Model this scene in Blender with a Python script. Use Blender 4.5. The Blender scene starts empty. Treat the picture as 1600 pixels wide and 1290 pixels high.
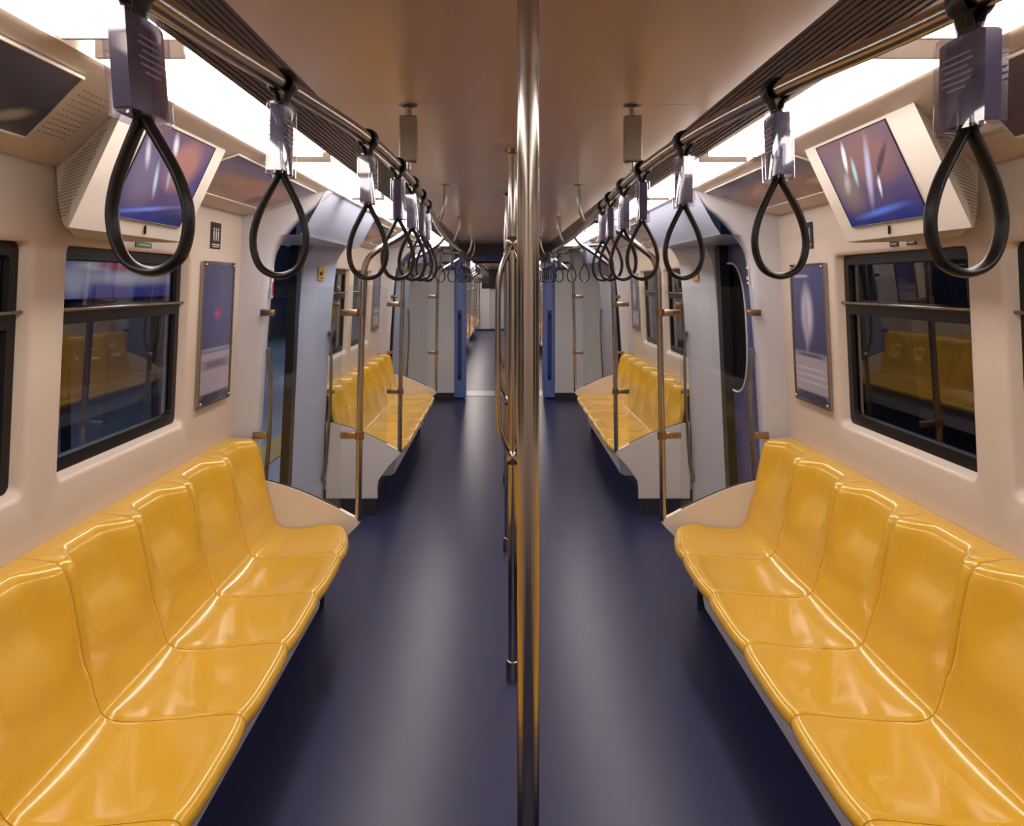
import bpy, bmesh, math, random
from mathutils import Vector, Matrix, Quaternion
random.seed(4)
PI = math.pi
SC = bpy.context.scene
COL = SC.collection

# ------------------------------------------------------------------ helpers
def tag(o, label=None, cat=None, group=None, kind=None):
    if label: o['label'] = label
    if cat: o['category'] = cat
    if group: o['group'] = group
    if kind: o['kind'] = kind
    return o

def thing(name, label, cat, loc=(0, 0, 0), rz=0, group=None, kind=None):
    o = bpy.data.objects.new(name, None)
    o.empty_display_size = .05
    COL.objects.link(o)
    o.location = loc
    o.rotation_euler = (0, 0, rz)
    return tag(o, label, cat, group, kind)

def obj(name, bm, mat, parent=None, smooth=False, angle=None):
    me = bpy.data.meshes.new(name)
    bmesh.ops.recalc_face_normals(bm, faces=bm.faces[:])
    bm.to_mesh(me); bm.free()
    if mat: me.materials.append(mat)
    if smooth:
        for p in me.polygons: p.use_smooth = True
        if angle is not None: me.set_sharp_from_angle(angle=math.radians(angle))
    o = bpy.data.objects.new(name, me)
    COL.objects.link(o)
    if parent: o.parent = parent
    return o

def dup(root, loc, rz=0, label=None, group=None):
    r = root.copy(); COL.objects.link(r); r.location = loc; r.rotation_euler = (0, 0, rz)
    if label: r['label'] = label
    if group: r['group'] = group
    for ch in list(root.children):
        c = ch.copy(); COL.objects.link(c); c.parent = r
        for g in list(ch.children):
            d = g.copy(); COL.objects.link(d); d.parent = c
    return r

def box(bm, x0, x1, y0, y1, z0, z1, bev=0, seg=2):
    vs = [bm.verts.new((x, y, z)) for x in (x0, x1) for y in (y0, y1) for z in (z0, z1)]
    F = [(0, 1, 3, 2), (4, 6, 7, 5), (0, 4, 5, 1), (2, 3, 7, 6), (0, 2, 6, 4), (1, 5, 7, 3)]
    fs = [bm.faces.new([vs[i] for i in f]) for f in F]
    if bev:
        es = set()
        for f in fs: es.update(f.edges)
        bmesh.ops.bevel(bm, geom=list(es), offset=bev, segments=seg, affect='EDGES', profile=.5)
    return bm

def B(*a, **k):
    return box(bmesh.new(), *a, **k)

def prism(pts, a0, a1, axis='Y', bev=0):
    """closed polygon pts (two coords) extruded along the axis"""
    bm = bmesh.new()
    def mk(p, a):
        if axis == 'Y': return (p[0], a, p[1])
        if axis == 'X': return (a, p[0], p[1])
        return (p[0], p[1], a)
    A = [bm.verts.new(mk(p, a0)) for p in pts]
    C = [bm.verts.new(mk(p, a1)) for p in pts]
    n = len(pts)
    f0 = bm.faces.new(A); f1 = bm.faces.new(C)
    for i in range(n): bm.faces.new((A[i], A[(i + 1) % n], C[(i + 1) % n], C[i]))
    if bev:
        es = list(set(list(f0.edges) + list(f1.edges)))
        bmesh.ops.bevel(bm, geom=es, offset=bev, segments=2, affect='EDGES')
    return bm

def strip(pts, y0, y1, bm=None, sx=1):
    """open polyline (x,z) swept along y"""
    bm = bm or bmesh.new()
    A = [bm.verts.new((sx * p[0], y0, p[1])) for p in pts]
    C = [bm.verts.new((sx * p[0], y1, p[1])) for p in pts]
    for i in range(len(pts) - 1): bm.faces.new((A[i], A[i + 1], C[i + 1], C[i]))
    return bm

def catmull(pts, n=8, closed=False):
    pts = [Vector(p) for p in pts]
    out = []
    N = len(pts)
    rng = N if closed else N - 1
    for i in range(rng):
        if closed:
            p0, p1, p2, p3 = pts[(i - 1) % N], pts[i], pts[(i + 1) % N], pts[(i + 2) % N]
        else:
            p1, p2 = pts[i], pts[i + 1]
            p0 = pts[i - 1] if i > 0 else p1 * 2 - p2
            p3 = pts[i + 2] if i + 2 < N else p2 * 2 - p1
        for k in range(n):
            t = k / n
            out.append(.5 * ((2 * p1) + (p2 - p0) * t + (2 * p0 - 5 * p1 + 4 * p2 - p3) * t * t + (3 * p1 - p0 - 3 * p2 + p3) * t ** 3))
    if not closed: out.append(pts[-1])
    return out

def tube(bm, pts, r, seg=16, closed=False, ry=None, up=None, caps=True):
    """sweep an ellipse (r, ry) along a polyline"""
    pts = [Vector(p) for p in pts]
    N = len(pts)
    tang = []
    for i in range(N):
        if closed: t = pts[(i + 1) % N] - pts[(i - 1) % N]
        else: t = pts[min(i + 1, N - 1)] - pts[max(i - 1, 0)]
        tang.append(t.normalized())
    ry = ry if ry is not None else r
    if up is not None:
        ups = [Vector(up)] * N
    else:
        u = Vector((0, 0, 1)) if abs(tang[0].z) < .9 else Vector((1, 0, 0))
        u = (u - tang[0] * u.dot(tang[0])).normalized()
        ups = [u]
        for i in range(1, N):
            q = tang[i - 1].rotation_difference(tang[i])
            u = q @ ups[-1]; ups.append((u - tang[i] * u.dot(tang[i])).normalized())
    rings = []
    for i in range(N):
        u = (ups[i] - tang[i] * ups[i].dot(tang[i])).normalized(); v = tang[i].cross(u)
        rings.append([bm.verts.new(pts[i] + u * (r * math.cos(a)) + v * (ry * math.sin(a))) for a in [2 * PI * k / seg for k in range(seg)]])
    for i in range(N if closed else N - 1):
        a, b = rings[i], rings[(i + 1) % N]
        for k in range(seg): bm.faces.new((a[k], a[(k + 1) % seg], b[(k + 1) % seg], b[k]))
    if not closed and caps:
        bm.faces.new(rings[0]); bm.faces.new(rings[-1][::-1])
    return bm

def lathe(bm, prof, cx=0, cy=0, seg=24):
    rings = []
    for r, z in prof:
        rings.append([bm.verts.new((cx + r * math.cos(2 * PI * k / seg), cy + r * math.sin(2 * PI * k / seg), z)) for k in range(seg)])
    for a, b in zip(rings, rings[1:]):
        for k in range(seg): bm.faces.new((a[k], a[(k + 1) % seg], b[(k + 1) % seg], b[k]))
    bm.faces.new(rings[0]); bm.faces.new(rings[-1][::-1])
    return bm

def quad(c, uv=True, bm=None):
    bm = bm or bmesh.new()
    vs = [bm.verts.new(p) for p in c]
    f = bm.faces.new(vs)
    l = bm.loops.layers.uv.verify()
    for lp, t in zip(f.loops, ((0, 0), (1, 0), (1, 1), (0, 1))): lp[l].uv = t
    return bm

def slab(c, t):
    """thin plate: front quad c (bl, br, tr, tl) with uv, thickness t behind it"""
    bm = quad(c)
    c = [Vector(p) for p in c]
    n = (c[1] - c[0]).cross(c[3] - c[0]).normalized()
    l = bm.loops.layers.uv.verify()
    fr = list(bm.verts)
    bk = [bm.verts.new(p - n * t) for p in c]
    bm.faces.new(bk[::-1])
    for i in range(4):
        f = bm.faces.new((fr[(i + 1) % 4], fr[i], bk[i], bk[(i + 1) % 4]))
        for lp in f.loops: lp[l].uv = (0.001, 0.001)
    return bm

def lerp(a, b, t): return a + (b - a) * t
def sm(a, b, x):
    t = max(0., min(1., (x - a) / (b - a))); return t * t * (3 - 2 * t)

# ------------------------------------------------------------------ materials
def mat(name, col, rough=.5, metal=0, coat=0, noise=0, nscale=8, spec=.5, bump=0, bscale=60, emit=None, es=0, trans=0, ior=1.45, rvar=0):
    m = bpy.data.materials.new(name); m.use_nodes = True
    nt = m.node_tree; b = nt.nodes['Principled BSDF']
    b.inputs['Base Color'].default_value = (*col, 1)
    b.inputs['Roughness'].default_value = rough
    b.inputs['Metallic'].default_value = metal
    b.inputs['Coat Weight'].default_value = coat
    b.inputs['Coat Roughness'].default_value = .06
    b.inputs['Specular IOR Level'].default_value = spec
    b.inputs['IOR'].default_value = ior
    b.inputs['Transmission Weight'].default_value = trans
    if emit: b.inputs['Emission Color'].default_value = (*emit, 1); b.inputs['Emission Strength'].default_value = es
    tc = nt.nodes.new('ShaderNodeTexCoord')
    n = nt.nodes.new('ShaderNodeTexNoise'); n.inputs['Scale'].default_value = nscale; n.inputs['Detail'].default_value = 5
    nt.links.new(tc.outputs['Object'], n.inputs['Vector'])
    if noise:
        mx = nt.nodes.new('ShaderNodeMix'); mx.data_type = 'RGBA'
        mx.inputs[6].default_value = (*[c * (1 - noise) for c in col], 1)
        mx.inputs[7].default_value = (*[min(1, c * (1 + noise)) for c in col], 1)
        nt.links.new(n.outputs['Fac'], mx.inputs[0]); nt.links.new(mx.outputs[2], b.inputs['Base Color'])
    if rvar:
        mr = nt.nodes.new('ShaderNodeMapRange'); mr.inputs[3].default_value = max(0, rough - rvar); mr.inputs[4].default_value = rough + rvar
        nt.links.new(n.outputs['Fac'], mr.inputs[0]); nt.links.new(mr.outputs[0], b.inputs['Roughness'])
    if bump:
        n2 = nt.nodes.new('ShaderNodeTexNoise'); n2.inputs['Scale'].default_value = bscale; n2.inputs['Detail'].default_value = 3
        nt.links.new(tc.outputs['Object'], n2.inputs['Vector'])
        bp = nt.nodes.new('ShaderNodeBump'); bp.inputs['Strength'].default_value = bump; bp.inputs['Distance'].default_value = .01
        nt.links.new(n2.outputs['Fac'], bp.inputs['Height']); nt.links.new(bp.outputs[0], b.inputs['Normal'])
    return m

def glassmat(name, tint, gloss=.10, rough=.0, fres=1.45):
    m = bpy.data.materials.new(name); m.use_nodes = True
    nt = m.node_tree
    nt.nodes.remove(nt.nodes['Principled BSDF'])
    out = nt.nodes['Material Output']
    tr = nt.nodes.new('ShaderNodeBsdfTransparent'); tr.inputs[0].default_value = (*tint, 1)
    gl = nt.nodes.new('ShaderNodeBsdfGlossy'); gl.inputs['Roughness'].default_value = rough
    lw = nt.nodes.new('ShaderNodeLayerWeight')
    pw = nt.nodes.new('ShaderNodeMath'); pw.operation = 'POWER'; pw.inputs[1].default_value = 5
    f0 = ((fres - 1) / (fres + 1)) ** 2
    nt.links.new(lw.outputs['Facing'], pw.inputs[0])
    fr = nt.nodes.new('ShaderNodeMath'); fr.operation = 'MULTIPLY_ADD'; fr.inputs[1].default_value = (1 - f0) * (.9 if fres > 1.3 else .25); fr.inputs[2].default_value = f0
    nt.links.new(pw.outputs[0], fr.inputs[0])
    ad = nt.nodes.new('ShaderNodeMath'); ad.operation = 'ADD'; ad.inputs[1].default_value = gloss; ad.use_clamp = True
    mx = nt.nodes.new('ShaderNodeMixShader')
    nt.links.new(fr.outputs[0], ad.inputs[0]); nt.links.new(ad.outputs[0], mx.inputs[0])
    nt.links.new(tr.outputs[0], mx.inputs[1]); nt.links.new(gl.outputs[0], mx.inputs[2])
    nt.links.new(mx.outputs[0], out.inputs[0])
    return m

def picture(name, base_lo, base_hi, blobs, rough=.25, emit=0, coat=.0, vertical=True):
    """picture in UV space, for prints and painted reflections: gradient plus blobs (u, v, ru, rv, rot, colour, softness, square)"""
    m = bpy.data.materials.new(name); m.use_nodes = True
    nt = m.node_tree; b = nt.nodes['Principled BSDF']
    tc = nt.nodes.new('ShaderNodeTexCoord')
    sp = nt.nodes.new('ShaderNodeSeparateXYZ'); nt.links.new(tc.outputs['UV'], sp.inputs[0])
    nz = nt.nodes.new('ShaderNodeTexNoise'); nz.inputs['Scale'].default_value = 3.0; nz.inputs['Detail'].default_value = 2
    nt.links.new(tc.outputs['UV'], nz.inputs['Vector'])
    ad = nt.nodes.new('ShaderNodeMath'); ad.operation = 'MULTIPLY_ADD'; ad.inputs[1].default_value = .5
    nt.links.new(nz.outputs['Fac'], ad.inputs[0]); nt.links.new(sp.outputs[1], ad.inputs[2])
    mr = nt.nodes.new('ShaderNodeMapRange'); mr.inputs[1].default_value = .25; mr.inputs[2].default_value = 1.25
    nt.links.new(ad.outputs[0], mr.inputs[0])
    mx = nt.nodes.new('ShaderNodeMix'); mx.data_type = 'RGBA'
    mx.inputs[6].default_value = (*base_lo, 1); mx.inputs[7].default_value = (*base_hi, 1)
    nt.links.new(mr.outputs[0], mx.inputs[0])
    cur = mx.outputs[2]
    for (u, v, ru, rv, rot, c, soft, sq) in blobs:
        s = nt.nodes.new('ShaderNodeVectorMath'); s.operation = 'SUBTRACT'; s.inputs[1].default_value = (u, v, 0)
        nt.links.new(tc.outputs['UV'], s.inputs[0])
        r = nt.nodes.new('ShaderNodeVectorRotate'); r.rotation_type = 'Z_AXIS'; r.inputs['Angle'].default_value = math.radians(rot)
        nt.links.new(s.outputs[0], r.inputs['Vector'])
        k = nt.nodes.new('ShaderNodeVectorMath'); k.operation = 'MULTIPLY'; k.inputs[1].default_value = (1 / ru, 1 / rv, 0)
        nt.links.new(r.outputs[0], k.inputs[0])
        if sq:
            a = nt.nodes.new('ShaderNodeVectorMath'); a.operation = 'ABSOLUTE'; nt.links.new(k.outputs[0], a.inputs[0])
            q = nt.nodes.new('ShaderNodeSeparateXYZ'); nt.links.new(a.outputs[0], q.inputs[0])
            l = nt.nodes.new('ShaderNodeMath'); l.operation = 'MAXIMUM'
            nt.links.new(q.outputs[0], l.inputs[0]); nt.links.new(q.outputs[1], l.inputs[1]); lo = l.outputs[0]
        else:
            l = nt.nodes.new('ShaderNodeVectorMath'); l.operation = 'LENGTH'; nt.links.new(k.outputs[0], l.inputs[0]); lo = l.outputs['Value']
        w = nt.nodes.new('ShaderNodeMapRange'); w.interpolation_type = 'SMOOTHSTEP'
        w.inputs[1].default_value = 1 + soft; w.inputs[2].default_value = 1 - soft
        w.inputs[3].default_value = 0; w.inputs[4].default_value = 1
        nt.links.new(lo, w.inputs[0])
        m2 = nt.nodes.new('ShaderNodeMix'); m2.data_type = 'RGBA'; m2.inputs[7].default_value = (*c, 1)
        nt.links.new(w.outputs[0], m2.inputs[0]); nt.links.new(cur, m2.inputs[6]); cur = m2.outputs[2]
    nt.links.new(cur, b.inputs['Base Color'])
    b.inputs['Roughness'].default_value = rough
    if emit:
        nt.links.new(cur, b.inputs['Emission Color']); b.inputs['Emission Strength'].default_value = emit
    return m

M = {}
M['cream'] = mat('cream_wall_plastic', (.64, .54, .455), .33, noise=.02, nscale=3)
M['ceil'] = mat('satin_ceiling_panel', (.57, .40, .29), .27, noise=.01, nscale=2, spec=.6)
M['grey'] = mat('lilac_grey_plastic', (.56, .55, .60), .32, noise=.02, nscale=3)
M['bluegrey'] = mat('blue_grey_panel', (.44, .49, .64), .28, noise=.03, nscale=3)
M['white'] = mat('off_white_plastic', (.72, .66, .60), .3, noise=.02)
M['yellow'] = mat('glossy_yellow_plastic', (.73, .42, .03), .24, coat=.5, noise=.01, nscale=2)
M['steel'] = mat('brushed_steel', (.43, .39, .355), .2, metal=1, noise=.05, nscale=20, rvar=.05)
M['darksteel'] = mat('dark_steel', (.33, .30, .28), .25, metal=1, noise=.05)
M['bronze'] = mat('bronze_clamp', (.33, .225, .155), .3, metal=1, noise=.06)
M['black'] = mat('black_rubber', (.011, .010, .011), .36, noise=.1, spec=.4)
M['frame'] = mat('black_window_frame', (.009, .008, .009), .34, noise=.1, spec=.3)
M['pale'] = mat('pale_grey_bulkhead', (.74, .73, .73), .35, noise=.02)
M['plinth'] = mat('dark_plinth', (.03, .029, .033), .5, noise=.15)
M['grille'] = mat('bronze_grille', (.26, .205, .175), .4, metal=.6, noise=.06)
M['navy'] = mat('deep_blue_paint', (.05, .06, .20), .3, noise=.08)
M['blue'] = mat('bright_blue_paint', (.17, .25, .62), .35, noise=.06)
M['darkgrey'] = mat('dark_grey_panel', (.075, .07, .075), .45, noise=.1)
M['hole'] = mat('perforation_dark', (.03, .025, .02), .8, noise=.1)
M['card'] = mat('violet_card', (.055, .048, .115), .2, coat=.6, noise=.12, nscale=30)
M['text'] = mat('pale_print', (.32, .30, .45), .4, noise=.05)
M['whitep'] = mat('white_print', (.75, .73, .72), .4, noise=.02)
M['green'] = mat('green_label', (.04, .12, .07), .4, noise=.1)
M['red'] = mat('red_label', (.45, .05, .06), .4, noise=.1)
M['sticker'] = mat('amber_sticker', (.62, .33, .06), .4, noise=.05)
M['silver'] = mat('threshold_plate', (.33, .33, .37), .35, metal=.7, noise=.1, nscale=40)
M['tile'] = mat('platform_tile', (.42, .46, .55), .3, noise=.1, nscale=3)
M['tactile'] = mat('yellow_tactile_strip', (.7, .45, .06), .5, noise=.1)
M['glass'] = glassmat('window_glass', (.30, .31, .33), .13)
M['clear'] = glassmat('partition_glass', (.93, .95, .96), .0)
M['acrylic'] = glassmat('clear_acrylic', (.90, .88, .95), .05, .03, 1.5)
M['pose'] = glassmat('poster_cover', (.95, .95, .97), .0, .05, 1.12)

# floor: dark blue vinyl with fine flecks
def floor_mat():
    m = mat('blue_vinyl_floor', (.03, .03, .07), .31, spec=.36)
    nt = m.node_tree; b = nt.nodes['Principled BSDF']
    tc = nt.nodes.new('ShaderNodeTexCoord')
    n = nt.nodes.new('ShaderNodeTexNoise'); n.inputs['Scale'].default_value = 9; n.inputs['Detail'].default_value = 6
    nt.links.new(tc.outputs['Object'], n.inputs['Vector'])
    c = nt.nodes.new('ShaderNodeMix'); c.data_type = 'RGBA'; c.inputs[6].default_value = (.026, .029, .080, 1); c.inputs[7].default_value = (.033, .036, .092, 1)
    nt.links.new(n.outputs['Fac'], c.inputs[0])
    nt.links.new(c.outputs[2], b.inputs['Base Color'])
    return m
M['floor'] = floor_mat()

def emis(name, col, s):
    m = bpy.data.materials.new(name); m.use_nodes = True
    nt = m.node_tree; b = nt.nodes['Principled BSDF']
    b.inputs['Base Color'].default_value = (.8, .8, .8, 1)
    b.inputs['Emission Color'].default_value = (*col, 1); b.inputs['Emission Strength'].default_value = s
    return m
M['lamp'] = emis('light_diffuser', (1, .90, .835), 11.0)
M['lampcool'] = emis('cool_lamp', (.62, .72, 1), 3.0)

# ------------------------------------------------------------------ layout numbers
ZC = 2.27                       # ceiling
OX = .012                       # small offset of the overhead fittings
def W(z): return 1.46 - .045 * (z - .87)
ZT = 2.055                      # top of the side wall
PIL = [(0, 1.36), (.66, 1.34), (1.2, 1.312), (1.57, 1.285), (1.80, 1.262), (1.88, 1.24), (1.95, 1.195), (2.03, 1.12), (2.10, 1.03), (2.185, .95)]
SIDES = ((-1, 'left'), (1, 'right'))
CAR2 = 12.4

# ------------------------------------------------------------------ shell
tag(obj('floor', B(-1.5, 1.5, -2.2, 11.55, -.05, 0), M['floor']), 'dark blue vinyl floor of the near carriage', 'floor', kind='structure')
tag(obj('floor', B(-1.5, 1.5, 12.1, 27.6, -.05, 0), M['floor']), 'dark floor of the next carriage beyond the gangway', 'floor', kind='structure')

def ceiling(y0, y1, seams, label):
    bm = bmesh.new()
    ys = [y0] + seams + [y1]
    for a, b in zip(ys, ys[1:]):
        box(bm, -.62 + OX, .62 + OX, a + .0015, b - .0015, ZC, ZC + .02)
    box(bm, -.62 + OX, .62 + OX, y0, y1, ZC + .004, ZC + .03)
    return tag(obj('ceiling', bm, M['ceil']), label, 'ceiling', kind='structure')
ceiling(-2.2, 11.6, [.45, 2.45, 4.44, 6.58, 8.6, 10.3], 'flat brown-grey ceiling panels of the near carriage')
ceiling(12.1, 27.6, [15, 18, 21, 24], 'dim ceiling of the next carriage')

# walls with rounded window openings
WZ0, WZ1 = 1.065, 1.83
def rrect(y0, y1, z0, z1, r, n=5):
    out = []
    for cy, cz, a0 in ((y1 - r, z1 - r, 0), (y0 + r, z1 - r, 90), (y0 + r, z0 + r, 180), (y1 - r, z0 + r, 270)):
        for k in range(n + 1):
            a = math.radians(a0 + 90 * k / n)
            out.append((cy + r * math.cos(a), cz + r * math.sin(a)))
    return out
def wall(side, segs, wins, label, name):
    bm = bmesh.new()
    zs = [0, .5, .95, 1.90, ZT]
    def P(y, z, o=0): return (side * (W(z) + o), y, z)
    def q(y0, y1, z0, z1):
        vs = [bm.verts.new(P(*p)) for p in ((y0, z0), (y1, z0), (y1, z1), (y0, z1))]
        bm.faces.new(vs)
    for (y0, y1) in segs:
        ws = [w for w in wins if w[0] >= y0 and w[1] <= y1]
        brk = [y0]
        cells = []
        cur = y0
        for i, w in enumerate(ws):
            a = w[0] - .08 if i == 0 or w[0] - ws[i - 1][1] > .17 else (w[0] + ws[i - 1][1]) / 2
            b = w[1] + .08 if i == len(ws) - 1 or ws[i + 1][0] - w[1] > .17 else (w[1] + ws[i + 1][0]) / 2
            a = max(a, y0); b = min(b, y1)
            if a > cur + 1e-5: cells.append((cur, a, None))
            cells.append((a, b, w)); cur = b
        if cur < y1: cells.append((cur, y1, None))
        for (a, b, w) in cells:
            q(a, b, 0, .5); q(a, b, .5, .95)
            if w is None: q(a, b, .95, 1.90)
            else:
                R = rrect(w[0], w[1], WZ0, WZ1, .035)
                n = len(R); per = n // 4
                cor = [(b, 1.90), (a, 1.90), (a, .95), (b, .95)]
                O = [cor[i // per] for i in range(n)]
                def ring(pts, o=0): return [bm.verts.new(P(y, z, o)) for y, z in pts]
                R1 = rrect(w[0] + .004, w[1] - .004, WZ0 + .004, WZ1 - .004, .034)
                R2 = rrect(w[0] + .010, w[1] - .010, WZ0 + .010, WZ1 - .010, .030)
                R3 = rrect(w[0] + .022, w[1] - .022, WZ0 + .03, WZ1 - .01, .025)
                rs = [ring(O), ring(rrect(w[0] - .006, w[1] + .006, WZ0 - .006, WZ1 + .006, .038)), ring(R1, .004), ring(R2, .012), ring(R3, .06)]
                for A, C in zip(rs, rs[1:]):
                    for i in range(n):
                        try: bm.faces.new((A[i], A[(i + 1) % n], C[(i + 1) % n], C[i]))
                        except ValueError: pass
            q(a, b, 1.90, ZT)
    bmesh.ops.remove_doubles(bm, verts=bm.verts[:], dist=1e-4)
    return tag(obj(name, bm, M['cream'], smooth=True, angle=35), label, 'wall', kind='structure')

def rel(off, segs): return [(a + off, b + off) for a, b in segs]
WIN1 = [(.14, 1.12), (1.28, 2.26), (2.42, 3.40)]
WIN2 = [(1.28, 2.26), (2.42, 3.40)]
for s, nm in SIDES:
    wins = WIN1 + rel(4.73, WIN2)
    wall(s, [(-2.2, 4.03), (5.65, 8.76), (10.38, 11.2)], wins, 'cream side wall of the near carriage, %s side' % nm, 'wall_' + nm)
    wins = []
    for k in range(3): wins += rel(CAR2 + 4.73 * k, WIN2)
    segs = [(12.1, 16.43), (18.05, 21.16), (22.78, 25.89), (27.3, 27.6)]
    wall(s, segs, wins, 'cream side wall of the next carriage, %s side' % nm, 'wall_' + nm)

# windows
wn = [0]
def window(side, w, label, detail=True):
    wn[0] += 1
    root = thing('window_%d' % wn[0], label, 'window', (side * 1.49, (w[0] + w[1]) / 2, 1.06), kind='structure')
    inv = Vector(root.location)
    def place(o):
        o.parent = root; o.matrix_parent_inverse = Matrix.Translation(-inv); return o
    def P(y, z, o): return (side * (W(z) + o), y, z)
    y0, y1, z0, z1 = w[0] + .012, w[1] - .012, WZ0 + .022, WZ1 - .006
    bm = bmesh.new()
    lev = [(0, .058), (.0, .040), (.045, .040), (.05, .062)]
    rings = [[bm.verts.new(P(y, z, o)) for y, z in rrect(y0 + i, y1 - i, z0 + i, z1 - i, max(.03 - i * .3, .01))] for i, o in lev]
    n = len(rings[0])
    for A, C in zip(rings, rings[1:]):
        for i in range(n): bm.faces.new((A[i], A[(i + 1) % n], C[(i + 1) % n], C[i]))
    place(obj('window_frame', bm, M['frame']))
    zt = 1.60
    bm = bmesh.new()   # transom between hopper and main pane
    vs = [[bm.verts.new(P(y, z, o)) for (z, o) in ((zt + .012, .060), (zt + .012, .036), (zt - .035, .036), (zt - .035, .060))] for y in (y0 + .02, y1 - .02)]
    for i in range(4): bm.faces.new((vs[0][i], vs[0][(i + 1) % 4], vs[1][(i + 1) % 4], vs[1][i]))
    place(obj('transom', bm, M['frame']))
    place(obj('transom_bar', tube(bmesh.new(), [P(y0 - .01, zt + .014, .028), P(y1 + .01, zt + .014, .028)], .006, 8), M['darksteel'], smooth=True))
    bm = bmesh.new()
    c = [P(y0 + .03, z0 + .03, .055), P(y1 - .03, z0 + .03, .055), P(y1 - .03, z1 - .03, .055), P(y0 + .03, z1 - .03, .055)]
    quad(c, bm=bm)
    place(obj('glass', bm, M['glass']))
for s, nm in SIDES:
    for i, w in enumerate(WIN1): window(s, w, 'black framed hopper window on the %s, %s in the near bay' % (nm, ['closest to the back', 'cut by the edge of the photo', 'large and whole beside the small poster'][i]))
    for i, w in enumerate(rel(4.73, WIN2)): window(s, w, '%s window of the bay behind the first doors, %s side' % (['first', 'second'][i], nm))
    for k in range(3):
        for i, w in enumerate(rel(CAR2 + 4.73 * k, WIN2)):
            window(s, w, 'far window %d of the next carriage, %s side' % (k * 2 + i + 1, nm))

# overhead coving: grille, light trough, sloping panel
tn = [0]
def trim(bm, m, label, smooth=False, **k):
    tn[0] += 1
    return tag(obj('trim_%d' % tn[0], bm, m, smooth=smooth, **k), label, 'trim', kind='structure')
LX0, LX1, LZ = .73, .945, 2.20
GA, GB = Vector((.62, ZC)), Vector((LX0, LZ))
def grille_pts():
    pts = []
    n = 11
    d = (GB - GA); nn = Vector((-d.y, d.x)).normalized() * -1
    for i in range(n):
        a = GA + d * (i / n); b = GA + d * ((i + .55) / n)
        pts += [a, b, b - nn * .007, GA + d * ((i + 1) / n) - nn * .007]
    pts.append(GB)
    return [(p.x, p.y) for p in pts]
gp = grille_pts()
for s, nm in SIDES:
    for (y0, y1, tx) in ((-2.2, 11.55, 'near'), (12.1, 27.6, 'next')):
        bm = strip([(x + s * OX, z) for x, z in gp], y0, y1, sx=s)
        trim(bm, M['grille'], 'bronze ribbed air grille along the ceiling edge, %s side, %s carriage' % (nm, tx))
        bm = strip([(LX0 + s * OX, LZ), (LX0 + .004, LZ + .035), (LX1 - .004, LZ + .035), (LX1, LZ - .008)], y0, y1, sx=s)
        trim(bm, M['white'], 'white light trough beside the grille, %s side, %s carriage' % (nm, tx))
    # coving over the benches
    cov = [(LX1, LZ - .008), (.96, LZ - .014), (1.0, 2.178), (1.30, 2.082), (1.318, 2.072), (W(ZT), ZT)]
    for (y0, y1) in ((-2.2, 4.03), (5.65, 8.76), (10.38, 11.2), (12.1, 16.43), (18.05, 21.16), (22.78, 25.89), (27.3, 27.6)):
        trim(strip(cov, y0, y1, sx=s), M['cream'], 'cream sloping cornice over the %s wall, %.0f m down the train' % (nm, max(0, y0)), smooth=True, angle=40)
    # door header coving
    hd = [(LX1, LZ - .008), (.97, 2.185), (1.07, 2.0), (1.09, 1.975), (1.10, 1.955), (1.50, 1.95)]
    for y0 in (4.03, 8.76, CAR2 + 4.03, CAR2 + 8.76, CAR2 + 13.49):
        trim(strip(hd, y0, y0 + 1.62, sx=s), M['bluegrey'], 'blue-grey header cover above the %s doorway, %.0f m down the train' % (nm, y0), smooth=True, angle=30)

# ceiling lights
LN = ['farthest behind the camera', 'just behind the camera', 'directly beside the camera, first in view', 'second in view', 'third in view, ending at the first doorway', 'fourth in view, over the first doorway', 'fifth in view, over the second bench', 'sixth in view, over the second bench', 'seventh in view, by the second doorway', 'last before the gangway', 'at the bulkhead']
def light(side, y, L, label, grp, root=None):
    t = thing('ceiling_light', label, 'ceiling light', (0, y, 0), 0, grp)
    x0, x1 = (LX0 + .012 , LX1 - .012)
    if side < 0: x0, x1 = -x1 + .01, -x0 + .01
    obj('diffuser', B(x0, x1, -L / 2 + .012, L / 2 - .012, LZ - .014, LZ + .022, bev=.004), M['lamp'], t)
    for a in (-1, 1): obj('end_cap', B(x0, x1, *sorted((a * (L / 2 - .0115), a * L / 2)), LZ - .016, LZ + .024), M['white'], t)
    return t
for s, nm in SIDES:
    y = .23 - 2.84; k = -2
    while y < 9.8:
        light(s, y + .65, 1.3, 'long white ceiling light panel on the %s, %s' % (nm, LN[k + 2]), 'lights of the near carriage')
        y += 1.42; k += 1
    for k in range(9):
        light(s, 13 + k * 1.63, 1.5, 'distant ceiling light on the %s side of the next carriage' % nm, 'lights of the next carriage, %s side' % nm)

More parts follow.
